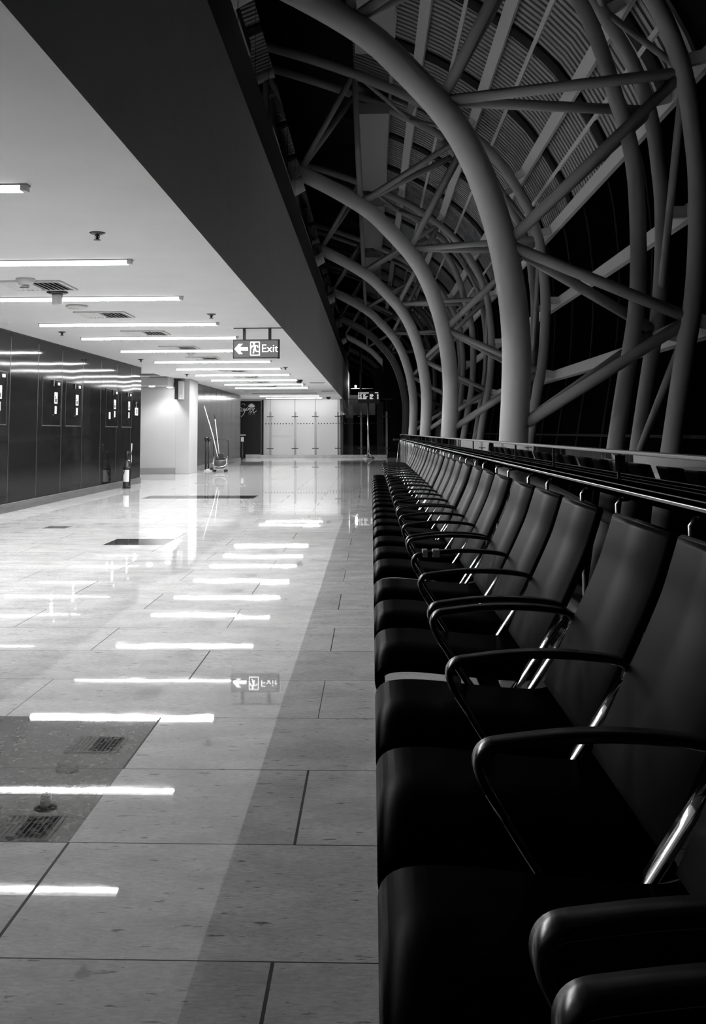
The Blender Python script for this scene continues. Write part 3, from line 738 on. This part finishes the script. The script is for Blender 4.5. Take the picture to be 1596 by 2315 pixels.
# back sheet so that no sky shows through
bk = MB(); O3 = offset(OC, .80)
prof = [(p.x, p.y) for p in O3 if p.y > -4.2]
bk.ribbon(prof, .05, 5, 95).build('roof_skin', M['black'])
struct(bpy.data.objects['roof_skin'], 'black outer skin of the arched roof', 'roof')
for y0, y1, t in ((12.6, 18.9, 'nearest, above the first arch'), (22.6, 30, 'second, behind the first arch'), (32.2, 39.6, 'third along the roof'), (41.8, 49, 'farthest of the row')):
    r = thing('roof_duct', (.1, y0, 8.2), 'flat pale duct panel under the roof, ' + t, 'duct', 'flat ducts under the roof')
    MB().box(-.36, .36, 0, y1 - y0, .02, .28, .01).build('casing', M['duct'], r)
    for yy in (.8, y1 - y0 - .8): MB().box(-.02, .02, yy - .02, yy + .02, .28, .85).build('hanger', M['dark_steel'], r)
# flat bars on the deck along the hall and joints across it
for k, rt in enumerate((.74, .45, .235, .06)):
    i = near_ratio(O2, rt); p = O2[i]; tg = (O2[i + 1] - O2[i - 1]).normalized(); nr = Vector((tg.y, -tg.x)); c = p - nr * .04
    w = [c + tg * a + nr * b for a, b in ((-.035, -.03), (.035, -.03), (.035, .03), (-.035, .03))]
    struct(MB().prism([tuple(v) for v in w], 12.4, 62).build('trim_%d' % (20 + k), M['purlin']), 'slim flat bar across the ribs of the roof deck', 'trim')
O2b = offset(OC, .585)
for k in range(13):
    y = 13.4 + k * 3.3
    pa = [(p.x, p.y) for p in O2b[i3:] if p.x > -.8]
    struct(MB().ribbon(pa, .05, y, y + .38).build('trim_%d' % (30 + k), M['deck_bar']), 'dark joint beam across the roof deck', 'trim')
# night glazing
O4 = offset(OC, .56); i4 = near_ratio(O4, .95)
gp = [(p.x, p.y) for p in O4[:i4 + 1]]
i6 = min(range(len(O4)), key=lambda q: abs(O4[q].y - 1.02))
wnd = struct(MB().ribbon(gp, .02, 5, 95).build('window_1', M['facade_glass']), 'dark curved glazing beside the arches', 'window')
O5 = offset(OC, .50)
MB().box(O4[i6].x - .12, O4[i6].x - .04, 7, 40, .99, 1.03).build('transom', M['mullion'], wnd)
mp_ = [(p.x, 0, p.y) for p in O5[:i4 + 1]]
for k in range(27):
    MB().tube([(q[0], 7.0 + k * 2.0, q[2]) for q in mp_], .022, 6).build('mullion', M['mullion'], wnd)

# ------------------------------------------------------------------ ledge and balustrade behind the benches
M['inlay'] = mat('inlay_metal', .22, .4)
r = thing('leaning_ledge', (0, 0, 0), 'long glossy black ledge with metal strips behind the benches', 'ledge')
MB().box(.955, 1.42, .5, 34, .825, .853, .004).build('board', M['ledge'], r)
MB().box(.951, .960, .5, 34, .846, .857, .002).build('edge_strip', mat('bright_edge_strip', .9, .3, metal=1), r)
for x in (1.048, 1.178, 1.298): MB().box(x - .004, x + .004, .5, 34, .853, .8565, .001).build('inlay_strip', M['inlay'], r)
y = 1.51; big = False; ys = []
while y < 33.8: ys.append(y); y += .66 if big else .90; big = not big
for y in ys:
    MB().tube([(.975, y, .825), (.94, y, .822), (.928, y, .805), (.928, y, .01)], .009, 8).build('post', M['steel'], r)
MB().box(.90, .956, .5, 34, .0, .008).build('foot_rail', M['dark_steel'], r)
MB().tube([(.80, 33.6, .01), (.93, 33.9, .82)], .02, 8).build('end_stay', M['steel'], r)
MB().box(.72, 1.0, 33.9, 34.3, .80, .86, .01).build('end_cap', M['dark_steel'], r)

r = thing('railing', (1.15, 0, .859), 'glass railing with flat steel handrail behind the ledge', 'railing')
MB().box(-.03, .03, .5, 41, .118, .134, .004).build('handrail', mat('satin_aluminium', .42, .4), r)
y = 4.85 - 1.71 * 2; ps = []
while y < 41: ps.append(y); y += 1.71
for i, y in enumerate(ps):
    MB().box(-.012, .012, y - .009, y + .009, 0, .118, .002).build('post', M['dark_steel'], r)
    if i % 3 == 2:
        b_ = MB().box(-.028, -.010, y - .035, y + .02, .035, .112, .002).build('clamp', M['chrome'], r)
        MB().lathe((-.030, y - .008, .085), [(.006, 0), (.006, .004)], 8).build('bolt', M['black_plastic'], b_)
    if i + 1 < len(ps):
        MB().box(-.005, .005, y + .012, ps[i + 1] - .012, .004, .116).build('pane', M['rail_glass'], r)

# ------------------------------------------------------------------ benches
SEAT = spline([(.022, .395), (.015, .425), (.024, .447), (.055, .458), (.12, .459), (.21, .451), (.32, .441), (.40, .438), (.44, .446)], 3)
BACK = spline([(.428, .462), (.455, .52), (.486, .583), (.512, .634), (.545, .702), (.573, .765), (.592, .820), (.609, .871)], 4)
PAD = spline([(.163, .566), (.151, .592), (.152, .612), (.166, .626), (.20, .632), (.27, .640), (.34, .643), (.41, .640), (.46, .634), (.488, .627), (.501, .612), (.497, .592)], 4)
M['gloss_bead'] = mat('gloss_bead', .14, .32, metal=1)
def seat_part(y, w): return MB().ribbon(SEAT, .022, y - w / 2, y + w / 2, .006)
def bench(n, tape_on=None):
    r = thing('airport_bench', (0, 0, 0), 'x', 'bench')
    P = .55; L = P * n
    for i in range(n):
        yc = P * (i + .5)
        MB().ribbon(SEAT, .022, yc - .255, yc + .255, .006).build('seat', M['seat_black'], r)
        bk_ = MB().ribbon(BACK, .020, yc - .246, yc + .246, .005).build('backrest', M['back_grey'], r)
        MB().tube([(.609, yc - .243, .868), (.609, yc + .243, .868)], .0098, 10).build('highlight_bead', M['gloss_bead'], bk_)  # added lighter metal bead, stands in for the gloss highlight along the top
    for i in range(n + 1):
        y = P * i; hw = .024
        a = MB().ribbon(PAD, .013, y - hw, y + hw, .004).build('armrest', M['arm_black'], r)
        MB().ribbon([(.1625, .567), (.20, .507), (.25, .43), (.285, .385)], .011, y - hw * .9, y + hw * .9, .003).build('arm_support', M['arm_chrome_shaded'], a)
        MB().ribbon([(.497, .593), (.44, .515), (.385, .435), (.345, .385)], .011, y - hw * .9, y + hw * .9, .003).build('arm_support', M['chrome'], a)
        if i == tape_on:
            for x, w in ((.185, .018), (.222, .026)):
                MB().box(x, x + w, y - hw - .002, y + hw + .002, .621, .648, .002).build('tape', M['tape'], a)
    MB().box(.285, .345, .02, L - .02, .34, .40, .006).build('beam', M['dark_steel'], r)
    MB().box(.50, .53, .02, L - .02, .56, .59, .004).build('back_rail', M['dark_steel'], r)
    for y in (L * .22, L * .78):
        MB().box(.295, .335, y - .02, y + .02, .03, .345, .004).box(.08, .56, y - .025, y + .025, .006, .036, .008).tube([(.34, y, .37), (.44, y, .40), (.515, y, .57)], .016, 8).build('leg', M['dark_steel'], r)
        for x in (.11, .53): MB().lathe((x, y, 0), [(.02, 0), (.022, .006), (.015, .008)], 10).build('foot', M['black_plastic'], r)
    return r
M['arm_chrome_shaded'] = mat('shaded_polished_arm', .30, .14, metal=1)  # polished aluminium with shade in its colour: front support faces away from light
BN = [(-.77, 3, 'nearest, cut off by the lower right corner'), (1.0, 3, 'second from the camera, in the right foreground'), (2.77, 3, 'third from the camera, with taped armrest'), (4.54, 3, 'fourth from the camera'),
      (6.31, 4, 'fifth from the camera'), (8.63, 4, 'sixth from the camera'), (10.95, 4, 'seventh from the camera'), (13.27, 3, 'last, at the far end of the row')]
b3, b4, bt = bench(3), bench(4), bench(3, 2)
u3 = u4 = False
for s, n, t in BN:
    if 'taped' in t: o = bt
    elif n == 3: o = copy_tree(b3) if u3 else b3; u3 = True
    else: o = copy_tree(b4) if u4 else b4; u4 = True
    o.location = (0, s, 0)
    o['label'] = '%s-seat black bench with loop armrests, %s' % ('three' if n == 3 else 'four', t); o['group'] = 'row of airport benches'

# ------------------------------------------------------------------ light, camera
w = bpy.data.worlds.new('night'); S.world = w; w.use_nodes = True
w.node_tree.nodes['Background'].inputs['Color'].default_value = (0, 0, 0, 1)
w.node_tree.nodes['Background'].inputs['Strength'].default_value = 0

f, th, roll, yaw, cx, cy = 2322.0, math.radians(5.7234), math.radians(-.2135), math.radians(-2.0686), 754.42, 744.26
Xv = Vector((math.cos(yaw), -math.sin(yaw), 0)); Yv = Vector((math.sin(yaw), math.cos(yaw), 0)); Zv = Vector((0, 0, 1))
Fw = Yv * math.cos(th) + Zv * math.sin(th); U = -Yv * math.sin(th) + Zv * math.cos(th)
R = Xv * math.cos(roll) + U * math.sin(roll); UP = U * math.cos(roll) - Xv * math.sin(roll)
cam = bpy.data.cameras.new('camera'); co = bpy.data.objects.new('camera', cam); COL.objects.link(co)
mw = Matrix.Identity(4)
for i in range(3): mw[i][0], mw[i][1], mw[i][2] = R[i], UP[i], -Fw[i]
mw[0][3], mw[1][3], mw[2][3] = 0, 0, 1.08
co.matrix_world = mw
cam.sensor_fit = 'AUTO'; cam.sensor_width = 36; cam.lens = 36 * f / 2315
cam.shift_x = (798 - cx) / 2315; cam.shift_y = (cy - 1157.5) / 2315
cam.clip_start = .02; cam.clip_end = 300
S.camera = co
S.view_settings.view_transform = 'Standard'; S.view_settings.look = 'None'; S.view_settings.gamma = 1
S.view_settings.use_curve_mapping = False
S.view_settings.exposure = 0.0
S.cycles.max_bounces = 10; S.cycles.transparent_max_bounces = 24; S.cycles.diffuse_bounces = 6; S.cycles.glossy_bounces = 6
S.cycles.caustics_reflective = True; S.cycles.sample_clamp_indirect = 6
